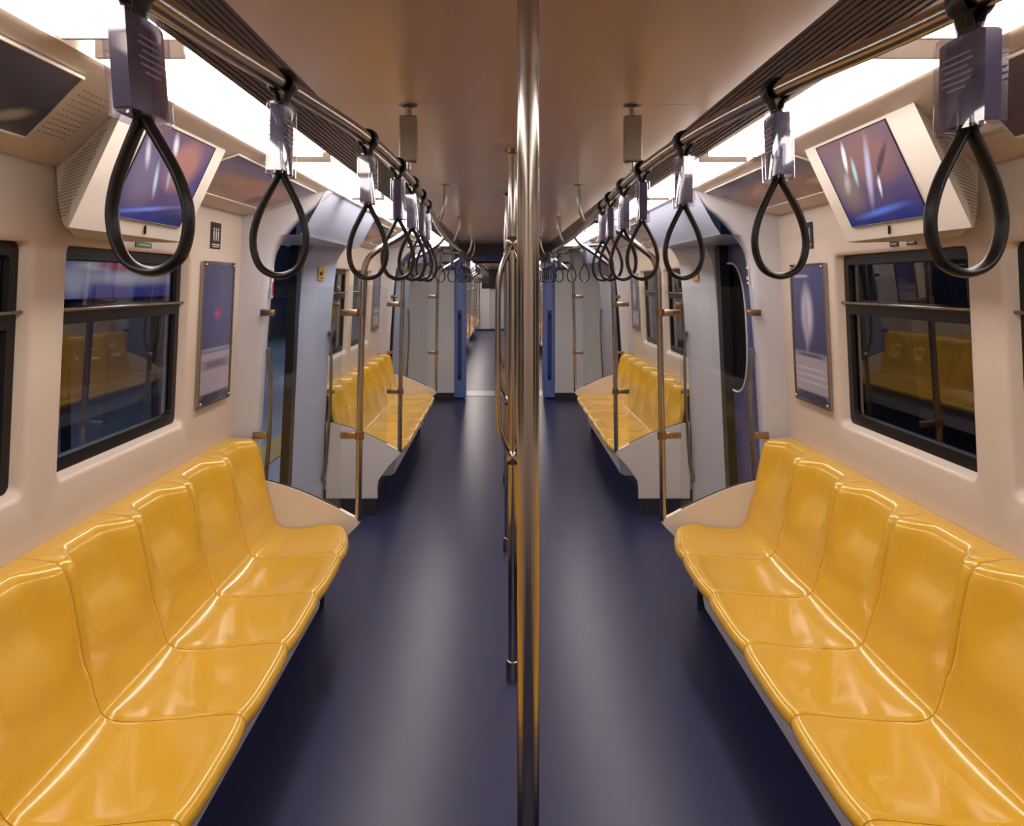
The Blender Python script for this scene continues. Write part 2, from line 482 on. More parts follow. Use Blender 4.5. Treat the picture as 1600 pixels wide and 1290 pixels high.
# ------------------------------------------------------------------ door bays: pillars, doors, outside
dn = [0]
def pillar(side, y0, far, label):
    """near pillar: y0..y0+.13, square; far pillar: splayed"""
    bm = bmesh.new()
    rings = []
    lev = catmull([Vector((z, x, 0)) for z, x in PIL], 5)
    for p in lev:
        z, xi = p.x, p.y
        xo = max(W(z) + .03, xi + .05)
        if far:
            pl = [(xo, y0), (xi + .125, y0), (xi + .115, y0 + .02), (xi + .008, y0 + .41), (xi, y0 + .43), (xi + .003, y0 + .45), (xo, y0 + .45)]
        else:
            pl = [(xo, y0), (xi + .03, y0), (xi + .012, y0 + .006), (xi + .002, y0 + .02), (xi, y0 + .05), (xi + .01, y0 + .11), (xi + .05, y0 + .15), (xo, y0 + .32)]
        rings.append([bm.verts.new((side * x, y, z)) for x, y in pl])
    n = len(rings[0])
    for A, C in zip(rings, rings[1:]):
        for i in range(n): bm.faces.new((A[i], A[(i + 1) % n], C[(i + 1) % n], C[i]))
    bm.faces.new(rings[-1])
    return trim(bm, M['bluegrey'] if far and side < 0 else M['grey'], label, smooth=True, angle=45)

def pol(side, y, z, off=0): return side * (lerp_pil(z) - off)
def lerp_pil(z):
    for (a, xa), (b, xb) in zip(PIL, PIL[1:]):
        if a <= z <= b: return lerp(xa, xb, (z - a) / (b - a))
    return PIL[-1][1]

def leaf(side, y0, y1, ov, label, m):
    dn[0] += 1
    root = thing('door_%d' % dn[0], label, 'door', (side * 1.53, y0, 0), kind='structure')
    bm = bmesh.new()
    def X(z): return W(z) + .04
    def P(y, z, o): return (side * (X(z) + o) - root.location.x, y - y0, z)
    # leaf with oval hole
    cy, cz, ry, rz = ov
    N = 40
    O, I, I2 = [], [], []
    for k in range(N):
        a = 2 * PI * k / N + PI / 4
        c, s_ = math.cos(a), math.sin(a)
        t = 1 / max(abs(c), abs(s_))
        u, v = c * t, s_ * t
        O.append(bm.verts.new(P(lerp(y0, y1, (u + 1) / 2), lerp(.02, 1.95, (v + 1) / 2), 0)))
        e = 1 / (abs(c) ** 2.6 + abs(s_) ** 2.6) ** (1 / 2.6)
        I.append(bm.verts.new(P(cy + ry * c * e, cz + rz * s_ * e, 0)))
        I2.append(bm.verts.new(P(cy + ry * c * e, cz + rz * s_ * e, .03)))
    for k in range(N):
        j = (k + 1) % N
        bm.faces.new((O[k], O[j], I[j], I[k])); bm.faces.new((I[k], I[j], I2[j], I2[k]))
    obj('door_leaf', bm, m, root)
    bm = bmesh.new()
    pts = []
    for k in range(48):
        a = 2 * PI * k / 48; c, s_ = math.cos(a), math.sin(a)
        e = 1 / (abs(c) ** 2.6 + abs(s_) ** 2.6) ** (1 / 2.6)
        pts.append(P(cy + ry * c * e, cz + rz * s_ * e, -.003))
    tube(bm, pts, .007, 8, closed=True)
    obj('window_gasket', bm, M['whitep'], root, smooth=True)
    bm = bmesh.new()
    bm.faces.new([bm.verts.new((p[0] + side * .02, p[1], p[2])) for p in pts])
    obj('glass', bm, M['glass'], root)
    return root

for s, nm in SIDES:
    for k, y0 in enumerate((4.03, 8.76, CAR2 + 4.03, CAR2 + 8.76, CAR2 + 13.49)):
        pillar(s, y0, False, 'grey rounded door pillar on the %s, near side of doorway %d' % (nm, k + 1))
        pillar(s, y0 + 1.17, True, 'splayed door pillar on the %s, far side of doorway %d' % (nm, k + 1))
        bm = bmesh.new()
        r = [[bm.verts.new((s * (x - .045 * (z - .87)), y, z)) for x, y in ((1.445, y0 + 1.07), (1.50, y0 + 1.07), (1.50, y0 + 1.168), (1.445, y0 + 1.168))] for z in (0, 1.95)]
        for i in range(4): bm.faces.new((r[0][i], r[0][(i + 1) % 4], r[1][(i + 1) % 4], r[1][i]))
        trim(bm, M['black'], 'black rubber door edge on the %s, doorway %d' % (nm, k + 1))
        trim(B(*sorted((s * 1.36, s * 1.56)), y0 + .1, y0 + 1.2, -.05, .004), M['silver'], 'metal door sill on the %s, doorway %d' % (nm, k + 1))
        if k > 0 and k < 5:
            leaf(s, y0 + .28, y0 + 1.1, (y0 + .69, 1.42, .27, .40), 'closed %s side door in doorway %d' % (nm, k + 1), M['bluegrey'])
leaf(1, 4.50, 5.30, (5.06, 1.41, .30, .42), 'deep blue sliding door with oval window at the right front doorway', M['navy'])

# grab handles at the door pillars
def handle(side, y, z0, z1, label, near):
    t = thing('grab_handle', label, 'handrail', (side * 1.2, y, z0), 0, None)
    L = t.location
    pts = []
    for k in range(13):
        u = k / 12; z = lerp(z0, z1, u)
        bow = .03 * math.sin(PI * min(1, max(0, u))) ** .5 if 0 < u < 1 else 0
        pts.append(Vector((side * (lerp_pil(z) - .004 - bow), y, z)) - L)
    obj('bar', tube(bmesh.new(), catmull(pts, 3), .012, 12), M['darksteel'], t, smooth=True)
    for z in (z0, z1):
        x = side * (lerp_pil(z) - .006) - L.x
        obj('mount', B(x - .012, x + .012, -.016, .016, z - L.z - .02, z - L.z + .02, bev=.004), M['darksteel'], t)
for s, nm in SIDES:
    handle(s, 5.60, .28, 1.33, 'curved dark grab handle on the far pillar of the first %s doorway' % nm, False)
    handle(s, 4.12, .5, 1.33, 'curved dark grab handle on the near pillar of the first %s doorway' % nm, True)
    handle(s, 10.33, .28, 1.33, 'distant grab handle at the second %s doorway' % nm, False)

# stickers on the splayed pillars
def sticker(side, y, z, w, h, m, name, label, glyph=None, base=5.20):
    t = (y - base) / .41
    d = Vector((-.107 * side, .39, 0)).normalized()
    x = side * (lerp_pil(z) + lerp(.115, .008, t) - .003)
    n = Vector((-side * .39, -.107, 0)).normalized()
    c = Vector((x, y, z)) + n * .001
    u = Vector((0, 0, 1)) + Vector((-side * .08, 0, 0)); u.normalize()
    t0 = thing(name, label, 'sticker', c)
    def pl(cx, cz, w, h, o): 
        return [d * (cx - w / 2) + u * (cz - h / 2) + n * o, d * (cx + w / 2) + u * (cz - h / 2) + n * o, d * (cx + w / 2) + u * (cz + h / 2) + n * o, d * (cx - w / 2) + u * (cz + h / 2) + n * o]
    obj('backing', slab(pl(0, 0, w, h, .002), .002), m, t0)
    bm = bmesh.new()
    quad(pl(-.008, .0, w * .45, h * .26, .0035), bm=bm); quad(pl(.012, .012, w * .22, h * .2, .0035), bm=bm)
    quad(pl(0, -h * .33, w * .7, h * .06, .0035), bm=bm)
    obj('pictogram', bm, M['black'], t0)
sticker(-1, 5.42, 1.765, .085, .095, M['sticker'], 'warning_sticker', 'amber square sticker with black pictogram on the left door pillar')
sticker(1, 5.42, 1.765, .085, .095, M['sticker'], 'warning_sticker', 'amber square sticker with black pictogram on the right door pillar')

def flat_sign(name, label, cx, cy, cz, w, h, side, m, parts=None, cat='sign', face='wall', off=.004):
    """small plate on the side wall; w runs along y"""
    o = thing(name, label, cat, (side * (W(cz) - off), cy, cz))
    def P(y, z, e=0): return (side * (-.045 * z * 1 - e), y, z)
    sg = -side
    def c4(y0, z0, y1, z1, e):
        a = [P(y0, z0, e), P(y1, z0, e), P(y1, z1, e), P(y0, z1, e)]
        return a if side < 0 else [a[1], a[0], a[3], a[2]]
    obj('backing', slab(c4(-w / 2, -h / 2, w / 2, h / 2, 0), .003), m, o)
    for (pn, pm, lst) in (parts or []):
        bm = bmesh.new()
        for (y, z, a, b) in lst: quad(c4(y - a / 2, z - b / 2, y + a / 2, z + b / 2, .0012), bm=bm)
        obj(pn, bm, pm, o)
    return o
fig = []
for k in (-.028, 0, .028):
    fig += [(k, .030, .010, .012), (k, .008, .014, .026), (k - .004, -.014, .005, .020), (k + .004, -.014, .005, .020)]
for s, nm in SIDES:
    flat_sign('priority_seat_sign', 'small black sign with three white figures above the %s wall poster' % nm, 0, 3.66, 1.925, .125, .125, s, M['black'],
              [('pictogram', M['whitep'], fig), ('caption', M['whitep'], [(0, -.042, .10, .005), (0, -.052, .08, .004)])])
flat_sign('information_sticker', 'small red and white sticker on the left door pillar', 0, 4.075, 1.70, .03, .16, -1, M['whitep'],
          [('red_block', M['red'], [(0, -.03, .022, .07)]), ('text_block', M['black'], [(0, .05, .02, .03)])]).location.x = -1.262
flat_sign('information_sticker', 'small black and white sticker on the right door pillar', 0, 4.09, 1.74, .035, .09, 1, M['whitep'],
          [('text_block', M['black'], [(0, .015, .026, .04), (0, -.028, .026, .012)])]).location.x = 1.262

# ------------------------------------------------------------------ seats
SW = .44
PROF = [(.815, .385), (.786, .402), (.775, .425), (.784, .446), (.812, .455), (.90, .449), (1.0, .440), (1.09, .434), (1.15, .433), (1.19, .442), (1.215, .468),
        (1.232, .52), (1.258, .62), (1.282, .73), (1.299, .81), (1.309, .85), (1.324, .878), (1.35, .893), (1.39, .898), (1.43, .899), (1.4575, .899)]
def seat_mesh(end=0):
    bm = bmesh.new()
    pr = catmull([Vector((x, z, 0)) for x, z in PROF], 4)
    nu = 30
    grid = []
    us = []
    for i in range(nu + 1):
        t = -1 + 2 * i / nu
        us.append(math.copysign(abs(t) ** .8, t))
    for u in us:
        col = []
        for j, p in enumerate(pr):
            a = pr[max(j - 1, 0)]; b = pr[min(j + 1, len(pr) - 1)]
            t = (b - a).normalized(); n = Vector((-t.y, t.x, 0))      # towards the sitter / up
            if n.y < 0 and p.x < 1.0 and p.y > .44: n = -n
            x, z = p.x, p.y
            d = 0
            back = sm(.59, .78, z) * (1 - sm(1.315, 1.425, x)) if x > 1.2 else 0
            lat = 1 - sm(.40, .84, abs(u))
            x += .058 * back * lat - .006 * back * sm(.66, .9, abs(u))
            pan = sm(.80, .95, x) * (1 - sm(1.12, 1.2, x)) if z < .5 else 0
            d -= .012 * pan * (1 - abs(u) ** 2.5)
            low = sm(.47, .55, z) * (1 - sm(.58, .70, z)) if x > 1.2 else 0
            d -= .012 * low * (1 - abs(u) ** 2)
            x += n.x * d; z += n.y * d
            e = sm(.93, 1.0, abs(u)) ** 2
            if p.x < 1.25: z -= .006 * e
            else: x += .008 * e * (1 - sm(.88, .895, p.y)); z -= .004 * e * (1 - sm(1.37, 1.42, p.x))
            if x < .93: x += .014 * abs(u) ** 4 * (1 - sm(.85, .93, x))
            if end and u * end > -.8 and p.x < 1.1:
                w_ = (u * end + .8) / 1.8
                x += (.085 * w_ ** 1.6 + .04 * sm(.8, 1, w_) ** 2) * (1 - sm(.80, 1.12, p.x))
            y = u * (SW / 2 - .0015)
            col.append(bm.verts.new((x, y, z)))
        grid.append(col)
    for i in range(nu):
        for j in range(len(pr) - 1):
            bm.faces.new((grid[i][j], grid[i + 1][j], grid[i + 1][j + 1], grid[i][j + 1]))
    # skirts down each side so seams read as solid shells
    for e in (0, nu):
        sk = []
        for j, p in enumerate(pr):
            v = grid[e][j].co
            sk.append(bm.verts.new((v.x + (.010 if p.x > 1.2 and p.y < .86 else 0), v.y, v.z - (.012 if v.z > .43 else .0))))
        for j in range(len(pr) - 1): bm.faces.new((grid[e][j], grid[e][j + 1], sk[j + 1], sk[j]))
    return bm
seat_master = {}
def add_seat(side, y, parent, end=0):
    e = end * (1 if side > 0 else -1)
    if e not in seat_master:
        o = obj('seat', seat_mesh(e), M['yellow'], smooth=True, angle=60)
        seat_master[e] = o
    else:
        o = seat_master[e].copy(); COL.objects.link(o)
    o.parent = parent
    o.location = (0, y, 0); o.rotation_euler = (0, 0, 0 if side > 0 else PI)
    return o
ORD = ['first', 'second', 'third', 'fourth', 'fifth', 'sixth', 'seventh']
def bench(side, nm, y0, n, label, near_round, grp=None):
    L = n * SW
    t = thing('bench', label, 'bench', (0, y0, 0), 0, grp)
    for k in range(n):
        add_seat(side, L - SW * (k + .5), t, end=(1 if k == 0 else (-1 if k == n - 1 and near_round else 0)))
    e = .42
    y0_, y1_ = (e if near_round else .006), L - e
    pr = [(.862, .388), (.868, .365), (.897, .19), (.93, .175), (1.40, .175), (1.40, .40), (.93, .40)]
    obj('fascia', prism([(side * x, z) for x, z in pr], y0_, y1_, 'Y'), M['grey'], t)
    pr = [(.97, .392), (.985, .19), (1.40, .175), (1.40, .40)]
    obj('end_fascia', prism([(side * x, z) for x, z in pr], y1_ + .001, L - .006, 'Y'), M['grey'], t)
    if near_round: obj('end_fascia', prism([(side * x, z) for x, z in pr], .006, y0_ - .001, 'Y'), M['grey'], t)
    obj('plinth', B(*sorted((side * 1.06, side * 1.44)), .006, L - .006, 0, .174), M['plinth'], t)
for s, nm in SIDES:
    bench(s, nm, .91, 7, 'glossy yellow seven-seat bench in the foreground along the %s wall' % nm, False)
    bench(s, nm, 5.665, 7, 'yellow seat bench along the %s wall, between the first and second doorways' % nm, True)
    for k in range(3):
        bench(s, nm, CAR2 + .92 + 4.73 * k, 7, '%s yellow bench on the %s past the gangway, in the next carriage' % (ORD[k], nm), True)

# ------------------------------------------------------------------ dividers with glass, grab poles with clamps
RAIL = [(-2.1, .47), (-.5, .51), (.6, .515), (1.0, .49), (1.35, .437), (1.8, .385), (2.3, .366), (2.8, .372), (3.9, .41), (5.0, .46), (6.5, .49), (8.2, .497), (10.9, .497)]
def rail_x(y):
    for (a, xa), (b, xb) in zip(RAIL, RAIL[1:]):
        if a <= y <= b: return lerp(xa, xb, (y - a) / (b - a))
    return RAIL[-1][1]
ZR = 2.045
def rail_X(side, y):
    return side * rail_x(y) + OX + (.022 if side > 0 else .012) * (1 - sm(.8, 1.35, y))
def sx_(side, x): return side * x + OX
topc = [(.790, .468), (.83, .488), (.89, .520), (.963, .556), (1.04, .592), (1.116, .623), (1.2, .650), (1.27, .669), (1.335, .682)]
topc = [(p.x, p.y) for p in catmull([Vector((a, b, 0)) for a, b in topc], 3)]
def divider(side, nm, y, facing, where, pole_far=False, rx=None):
    t = thing('seat_divider', 'curved cream end panel with glass and pole, %s, %s' % (where, nm), 'divider', (0, y, 0), 0)
    s = side
    low = [(1.335, .12), (.958, .12), (.956, .255), (.945, .275), (.87, .365), (.80, .435), (.785, .452)]
    pts = [(s * x, z) for x, z in topc + low]
    obj('panel', prism(pts, -.017, .017, 'Y', bev=.006), M['white'], t, smooth=True, angle=40)
    ins = [(s * x, z + .001) for x, z in topc if .88 < x < 1.33]
    bm = bmesh.new(); tube(bm, [(a, 0, b) for a, b in ins], .0045, 6)
    obj('glass_seal', bm, M['black'], t)
    obj('foot', B(*sorted((s * .975, s * 1.33)), -.012, .012, 0, .118), M['plinth'], t)
    g = [(x, z + .004) for x, z in topc if .88 < x < 1.30]
    gp = [(s * x, z) for x, z in g] + [(s * 1.268, 1.66), (s * 1.255, 1.68), (s * .90, 1.68), (s * .885, 1.66)]
    obj('glass_pane', prism(gp, -.004, .004, 'Y'), M['clear'], t)
    # pole
    rx = rx if rx is not None else rail_x(y)
    path = [(.797, .46), (.790, .9), (.781, 1.35), (.772, 1.70), (.765, 1.77), (.742, 1.83), (.69, 1.876), (.60, 1.935), (.52, 1.99), (rx + .012, ZR - .012)]
    P3 = [Vector((sx_(s, x) if z > 1.9 else s * x, 0, z)) for x, z in path]
    obj('pole', tube(bmesh.new(), catmull(P3, 5), .0165, 16), M['steel'], t, smooth=True, angle=50)
    for z, inner in ((1.545, .787 - .006), (.905, .79)):
        c = obj('clamp', B(*sorted((s * .775, s * .89)), -.012, .012, z - .017, z + .017, bev=.006, seg=3), M['bronze'], t, smooth=True, angle=40)
        obj('collar', lathe(bmesh.new(), [(.0235, z - .02), (.0235, z + .02)], s * inner, 0, 16), M['bronze'], c, smooth=True, angle=40)
        for dx in (.85, .866):
            bm = tube(bmesh.new(), [(s * dx, -.0115, z), (s * dx, -.0135, z)], .0035, 8)
            obj('screw', bm, M['black'], c)
        bm = box(bmesh.new(), *sorted((s * (lerp_pil(z) - .055), s * (lerp_pil(z) + .02))), -.012, .012, z - .017, z + .017, bev=.005)
        obj('wall_clamp', bm, M['bronze'], t, smooth=True, angle=40)
for s, nm in SIDES:
    divider(s, nm, 4.012, -1, 'closing the foreground bench')
    divider(s, nm, 5.642, 1, 'near end of the second bench')
    divider(s, nm, 8.766, -1, 'far end of the second bench')
    for k in range(3):
        o = CAR2 + 4.73 * k
        divider(s, nm, o + .90, 1, 'near end, %s bench past gangway' % ORD[k], rx=.49)
        divider(s, nm, o + 4.02, -1, 'far end, %s bench past gangway' % ORD[k], rx=.49)

# ------------------------------------------------------------------ overhead rails
for s, nm in SIDES:
    t = thing('handrail', 'long steel overhead handrail on the %s carrying the strap handles' % nm, 'handrail', (0, 0, 0))
    pts = catmull([Vector((rail_X(s, y), y, ZR)) for y, x in RAIL], 6)
    obj('rail', tube(bmesh.new(), pts, .0155, 16), M['steel'], t, smooth=True)
    # hanger with dark cover box
    x = sx_(s, .358)
    bm = bmesh.new(); tube(bm, [(x, 2.45, ZC), (x, 2.45, 2.06)], .011, 14); 
    h = obj('hanger', bm, M['darksteel'], t, smooth=True, angle=40)
    obj('flange', lathe(bmesh.new(), [(.03, ZC), (.03, ZC - .006), (.016, ZC - .012)], x, 2.45), M['darksteel'], h, smooth=True, angle=40)
    obj('cover_box', B(x - .028, x + .028, 2.45 - .02, 2.45 + .02, 2.085, 2.232, bev=.005), M['grille'], h)
    for i, (y, xc) in enumerate(((4.44, .385), (6.58, .425), (9.5, .43), (10.6, .43))):
        rx = rail_x(y)
        pth = [(xc, ZC), (xc, 2.20), (xc + .006, 2.15), (lerp(xc, rx, .35), 2.10), (lerp(xc, rx, .7), 2.065), (rx + .01, ZR)]
        bm = bmesh.new(); tube(bm, catmull([Vector((sx_(s, a), y, z)) for a, z in pth], 5), .0125, 12)
        h = obj('hanger', bm, M['steel'], t, smooth=True, angle=40)
        obj('flange', lathe(bmesh.new(), [(.028, ZC), (.028, ZC - .005), (.015, ZC - .01)], sx_(s, xc), y), M['steel'], h, smooth=True, angle=40)
    pts = catmull([Vector((s * .86, 6.7, 2.02)), Vector((s * .80, 7.1, ZR)), Vector((s * .66, 8.0, ZR)), Vector((sx_(s, .535), 9.1, ZR))], 5)
    t2 = thing('handrail', 'short slanting overhead rail joining the %s handrail above the second bench' % nm, 'handrail', (0, 0, 0))
    obj('rail', tube(bmesh.new(), pts, .013, 12), M['steel'], t2, smooth=True)
    t3 = thing('handrail', 'overhead handrail of the next carriage, %s side' % nm, 'handrail', (0, 12.6, 0))
    bm = bmesh.new(); tube(bm, [(s * .49, 0, ZR), (s * .49, 14.6, ZR)], .0155, 12)
    obj('rail', bm, M['steel'], t3, smooth=True)
    for y in (.5, 3.5, 6.5, 9.5, 12.5): obj('hanger', tube(bmesh.new(), [(s * .49, y, ZR + .01), (s * .49, y, ZC)], .011, 8), M['steel'], t3, smooth=True)

# ------------------------------------------------------------------ strap handles
def strap(label, group):
    t = thing('strap_handle', label, 'strap handle', (0, 0, 0), 0, group)
    bm = bmesh.new()      # band over the rail, in two crossing legs
    tilt = .010
    pts = []
    for k in range(17):
        a = math.radians(-62 + 304 * k / 16)
        pts.append(Vector((math.cos(a) * .021, 0, math.sin(a) * .021)))
    pts = [Vector((-.002, 0, -.058))] + pts + [Vector((.002, 0, -.058))]
    tube(bm, pts, .0055, 12, ry=.017, up=None)
    obj('rail_band', bm, M['black'], t, smooth=True, angle=60)
    # card sleeve: lens shaped in plan
    def lens(hx, hy, n=14):
        p = []
        for k in range(n + 1):
            u = -1 + 2 * k / n; p.append((hx * (1 - .35 * u * u), hy * u))
        for k in range(n + 1):
            u = 1 - 2 * k / n; p.append((-hx * (1 - .35 * u * u), hy * u))
        return p
    c = obj('card', prism(lens(.0155, .043), -.154, -.045, 'Z', bev=.002), M['card'], t, smooth=True, angle=50)
    bm = bmesh.new()
    for sx in (-1, 1):
        for r in range(6):
            z = -.070 - r * .008
            hy = (.026, .03, .022, .03, .027, .018)[r]
            quad([(sx * .0161, -hy * sx, z), (sx * .0161, hy * sx, z), (sx * .0161, hy * sx, z + .0025), (sx * .0161, -hy * sx, z + .0025)], bm=bm)
    obj('printed_lines', bm, M['text'], c)
    obj('clear_sleeve', prism(lens(.0215, .049), -.160, -.040, 'Z', bev=.004), M['acrylic'], t, smooth=True, angle=45)
    # teardrop loop in the XZ plane
    lp = [(0, -.150), (.006, -.163), (.020, -.190), (.036, -.225), (.045, -.262), (.042, -.296), (.028, -.322), (0, -.333)]
    full = lp + [(-x, z) for x, z in lp[-2:0:-1]]
    P3 = catmull([Vector((x, 0, z)) for x, z in full], 6, closed=True)
    bm = tube(bmesh.new(), P3, .0115, 12, closed=True, ry=.006, up=(0, 1, 0))
    obj('loop', bm, M['black'], t, smooth=True)
    return t
ms = None
def put_strap(x, y, rz, label, group):
    global ms
    if ms is None:
        ms = strap(label, group); ms.location = (x, y, ZR); ms.rotation_euler = (0, 0, rz)
        return ms
    else: return dup(ms, (x, y, ZR), rz, label, group)
ysl = [.885, 1.33, 1.85, 2.27, 2.66, 3.02, 3.4]
ysr = [.94, 1.385, 1.87, 2.33, 2.72, 3.12, 3.45]
NTH = ['nearest', 'second', 'third', 'fourth', 'fifth', 'sixth', 'seventh']
for s, nm, ys in ((-1, 'left', ysl), (1, 'right', ysr)):
    for k, y in enumerate(ys):
        put_strap(rail_X(s, y), y, [.06, -.05, .04, -.12, .1, -.15, .08][k] * s, 'black loop strap handle with violet card sleeve on the %s handrail, %s to the camera' % (nm, NTH[k]), 'strap handles of the front rails').rotation_euler.y = ([-.075, .02] + [0] * 5 if s < 0 else [.02, -.03] + [0] * 5)[k]
    for k, (x, y) in enumerate(((.753, 7.4), (.675, 7.9), (.59, 8.45))):
        put_strap(s * x, y, .1 * k, 'small strap handle on the short slanting rail, %s side, %s to the camera' % (nm, NTH[k]), 'strap handles of the slanting rails')
    for k in range(6):
        y = 8.4 + k * .42
        put_strap(sx_(s, .497), y, random.uniform(-.3, .3), 'distant strap handle over the second doors, %s handrail, %s to the camera' % (nm, NTH[k]), 'strap handles before the gangway')
    for k in range(14):
        put_strap(s * .49, 13.6 + k * .9, random.uniform(-.3, .3), 'tiny strap handle hanging in the next carriage, seen through the gangway, %s rail' % nm, 'strap handles of the next carriage, %s rail' % nm)

# ------------------------------------------------------------------ centre poles
def centre_pole(y, label, branches=True, r=.0205, x=0):
    t = thing('centre_pole', label, 'pole', (x, y, 0))
    bm = bmesh.new()
    lathe(bm, [(r, .0), (r, ZC)], seg=32)
    obj('pole', bm, M['steel'], t, smooth=True, angle=40)
    obj('floor_socket', lathe(bmesh.new(), [(r + .009, .001), (r + .009, .075), (r + .006, .085), (r + .001, .088)], seg=24), M['darksteel'], t, smooth=True, angle=40)
    obj('ceiling_flange', lathe(bmesh.new(), [(r + .001, ZC - .02), (r + .012, ZC - .014), (r + .02, ZC - .001)], seg=24), M['steel'], t, smooth=True, angle=40)
    if branches:
        for a in (197, 80, 317):
            d = Vector((math.cos(math.radians(a)), math.sin(math.radians(a)), 0))
            pts = [(0, 1.86), (.02, 1.83), (.05, 1.765), (.064, 1.70), (.067, 1.55), (.067, 1.3), (.064, 1.13), (.05, 1.06), (.02, .995), (0, .965)]
            obj('branch', tube(bmesh.new(), catmull([d * q + Vector((0, 0, z)) for q, z in pts], 4), .0125, 12), M['steel'], t, smooth=True)
        for z in (1.87, .955): obj('joint', lathe(bmesh.new(), [(r, z - .03), (r + .008, z - .02), (r + .010, z), (r + .008, z + .02), (r, z + .03)], seg=20), M['steel'], t, smooth=True, angle=40)
centre_pole(1.42, 'thick vertical steel pole in the centre, closest to the camera', False)
centre_pole(3.29, 'second steel centre pole, with bowed branch rails, just left of the near one')
centre_pole(4.88, 'third steel centre pole, with branch rails, mostly hidden', x=-.008)
centre_pole(6.48, 'fourth steel centre pole, farthest of the near carriage', x=-.006)

# ------------------------------------------------------------------ adverts, screens, posters
def on_cov(t):      # t 0 at upper edge, 1 at lower edge of the sloping cornice
    return (lerp(1.0, 1.30, t), lerp(2.178, 2.082, t))
def advert(side, y0, y1, m, label, skew=0, t0=.03, t1=.97):
    a = on_cov(t0); b = on_cov(t1)
    o = .006
    t = thing('cornice_advert', label, 'advert', (side * 1.15, (y0 + y1) / 2, 2.12))
    L = t.location
    def P(p, y): return Vector((side * (p[0] - o * .3), y, p[1] - o)) - L
    c = [P(b, y0), P(b, y1), P(a, y1 - skew), P(a, y0)]
    if side > 0: c = [c[1], c[0], c[3], c[2]]
    obj('print', slab(c, .004), m, t)
    bm = bmesh.new()
    tube(bm, c, .0045, 6, closed=True)
    obj('frame', bm, M['white'], t)
ad_navy_l = picture('advert_navy', (.035, .035, .075), (.05, .055, .16), [(.42, .75, .10, .14, 20, (.30, .08, .12), .8, 0), (.30, .3, .3, .2, 10, (.06, .07, .20), .8, 0), (.93, .25, .02, .12, 10, (.45, .42, .40), .7, 0)])  # cornice adverts: abstract art, blurred smears stand in for reflections on the panels
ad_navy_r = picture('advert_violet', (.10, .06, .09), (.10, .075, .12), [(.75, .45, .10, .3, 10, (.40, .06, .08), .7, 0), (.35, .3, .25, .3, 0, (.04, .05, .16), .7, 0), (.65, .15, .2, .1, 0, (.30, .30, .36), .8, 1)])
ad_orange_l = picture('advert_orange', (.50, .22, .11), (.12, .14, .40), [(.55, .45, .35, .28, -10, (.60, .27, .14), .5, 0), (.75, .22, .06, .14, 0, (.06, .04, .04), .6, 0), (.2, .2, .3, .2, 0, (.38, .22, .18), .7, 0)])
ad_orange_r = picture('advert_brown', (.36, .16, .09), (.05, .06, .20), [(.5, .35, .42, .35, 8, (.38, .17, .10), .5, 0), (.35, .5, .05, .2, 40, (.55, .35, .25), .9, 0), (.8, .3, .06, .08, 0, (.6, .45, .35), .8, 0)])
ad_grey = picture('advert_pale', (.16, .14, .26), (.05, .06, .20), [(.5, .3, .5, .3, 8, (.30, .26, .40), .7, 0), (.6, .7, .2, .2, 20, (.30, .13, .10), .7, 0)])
advert(-1, .45, 2.0, ad_navy_l, 'dark navy advert panel with painted red reflection at the top left corner', .24)
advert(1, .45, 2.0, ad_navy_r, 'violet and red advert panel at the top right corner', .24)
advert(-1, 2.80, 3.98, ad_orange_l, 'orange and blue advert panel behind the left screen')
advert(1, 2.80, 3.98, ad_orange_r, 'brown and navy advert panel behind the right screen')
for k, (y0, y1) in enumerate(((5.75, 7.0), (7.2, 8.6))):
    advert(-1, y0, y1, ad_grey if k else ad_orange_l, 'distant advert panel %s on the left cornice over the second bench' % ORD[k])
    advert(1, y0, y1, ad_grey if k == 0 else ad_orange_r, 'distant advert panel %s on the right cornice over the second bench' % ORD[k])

scr_l = picture('screen_left_reflections', (.022, .03, .17), (.10, .065, .11), [(.65, .68, .22, .28, 15, (.24, .12, .12), .4, 0), (.2, .45, .2, .3, 0, (.12, .11, .20), .8, 0), (.42, .85, .03, .10, -25, (.50, .52, .62), .8, 0), (.12, .68, .025, .12, -25, (.40, .42, .55), .8, 0),
                                                                   (.36, .45, .022, .15, -20, (.30, .45, .62), .7, 0), (.52, .50, .018, .10, -20, (.2, .3, .5), .8, 0), (.45, .14, .36, .02, -12, (.12, .20, .62), .9, 0), (.8, .1, .2, .1, 0, (.02, .03, .12), .7, 0)], emit=.3, rough=.08)  # reflections on the display glass painted as streaks and patches, weakly glowing
scr_r = picture('screen_right_reflections', (.022, .03, .16), (.13, .085, .12), [(.62, .70, .34, .25, 15, (.17, .10, .11), .5, 0), (.2, .5, .14, .3, 0, (.14, .12, .12), .8, 0), (.33, .78, .025, .14, 18, (.62, .70, .80), .6, 0), (.38, .60, .022, .12, 14, (.30, .50, .58), .8, 0),
                                                                    (.55, .55, .03, .28, 22, (.35, .40, .62), .9, 0), (.62, .42, .016, .12, 16, (.60, .66, .80), .7, 0), (.21, .5, .035, .10, 24, (.28, .30, .36), .8, 0), (.5, .13, .26, .03, -6, (.08, .16, .60), .9, 0), (.75, .63, .03, .22, 42, (.06, .04, .07), .5, 0)], emit=.3, rough=.08)  # right display likewise: reflections painted into the colour, faint emission
FT, FB = Vector((1.022, 2.176)), Vector((1.176, 1.845))
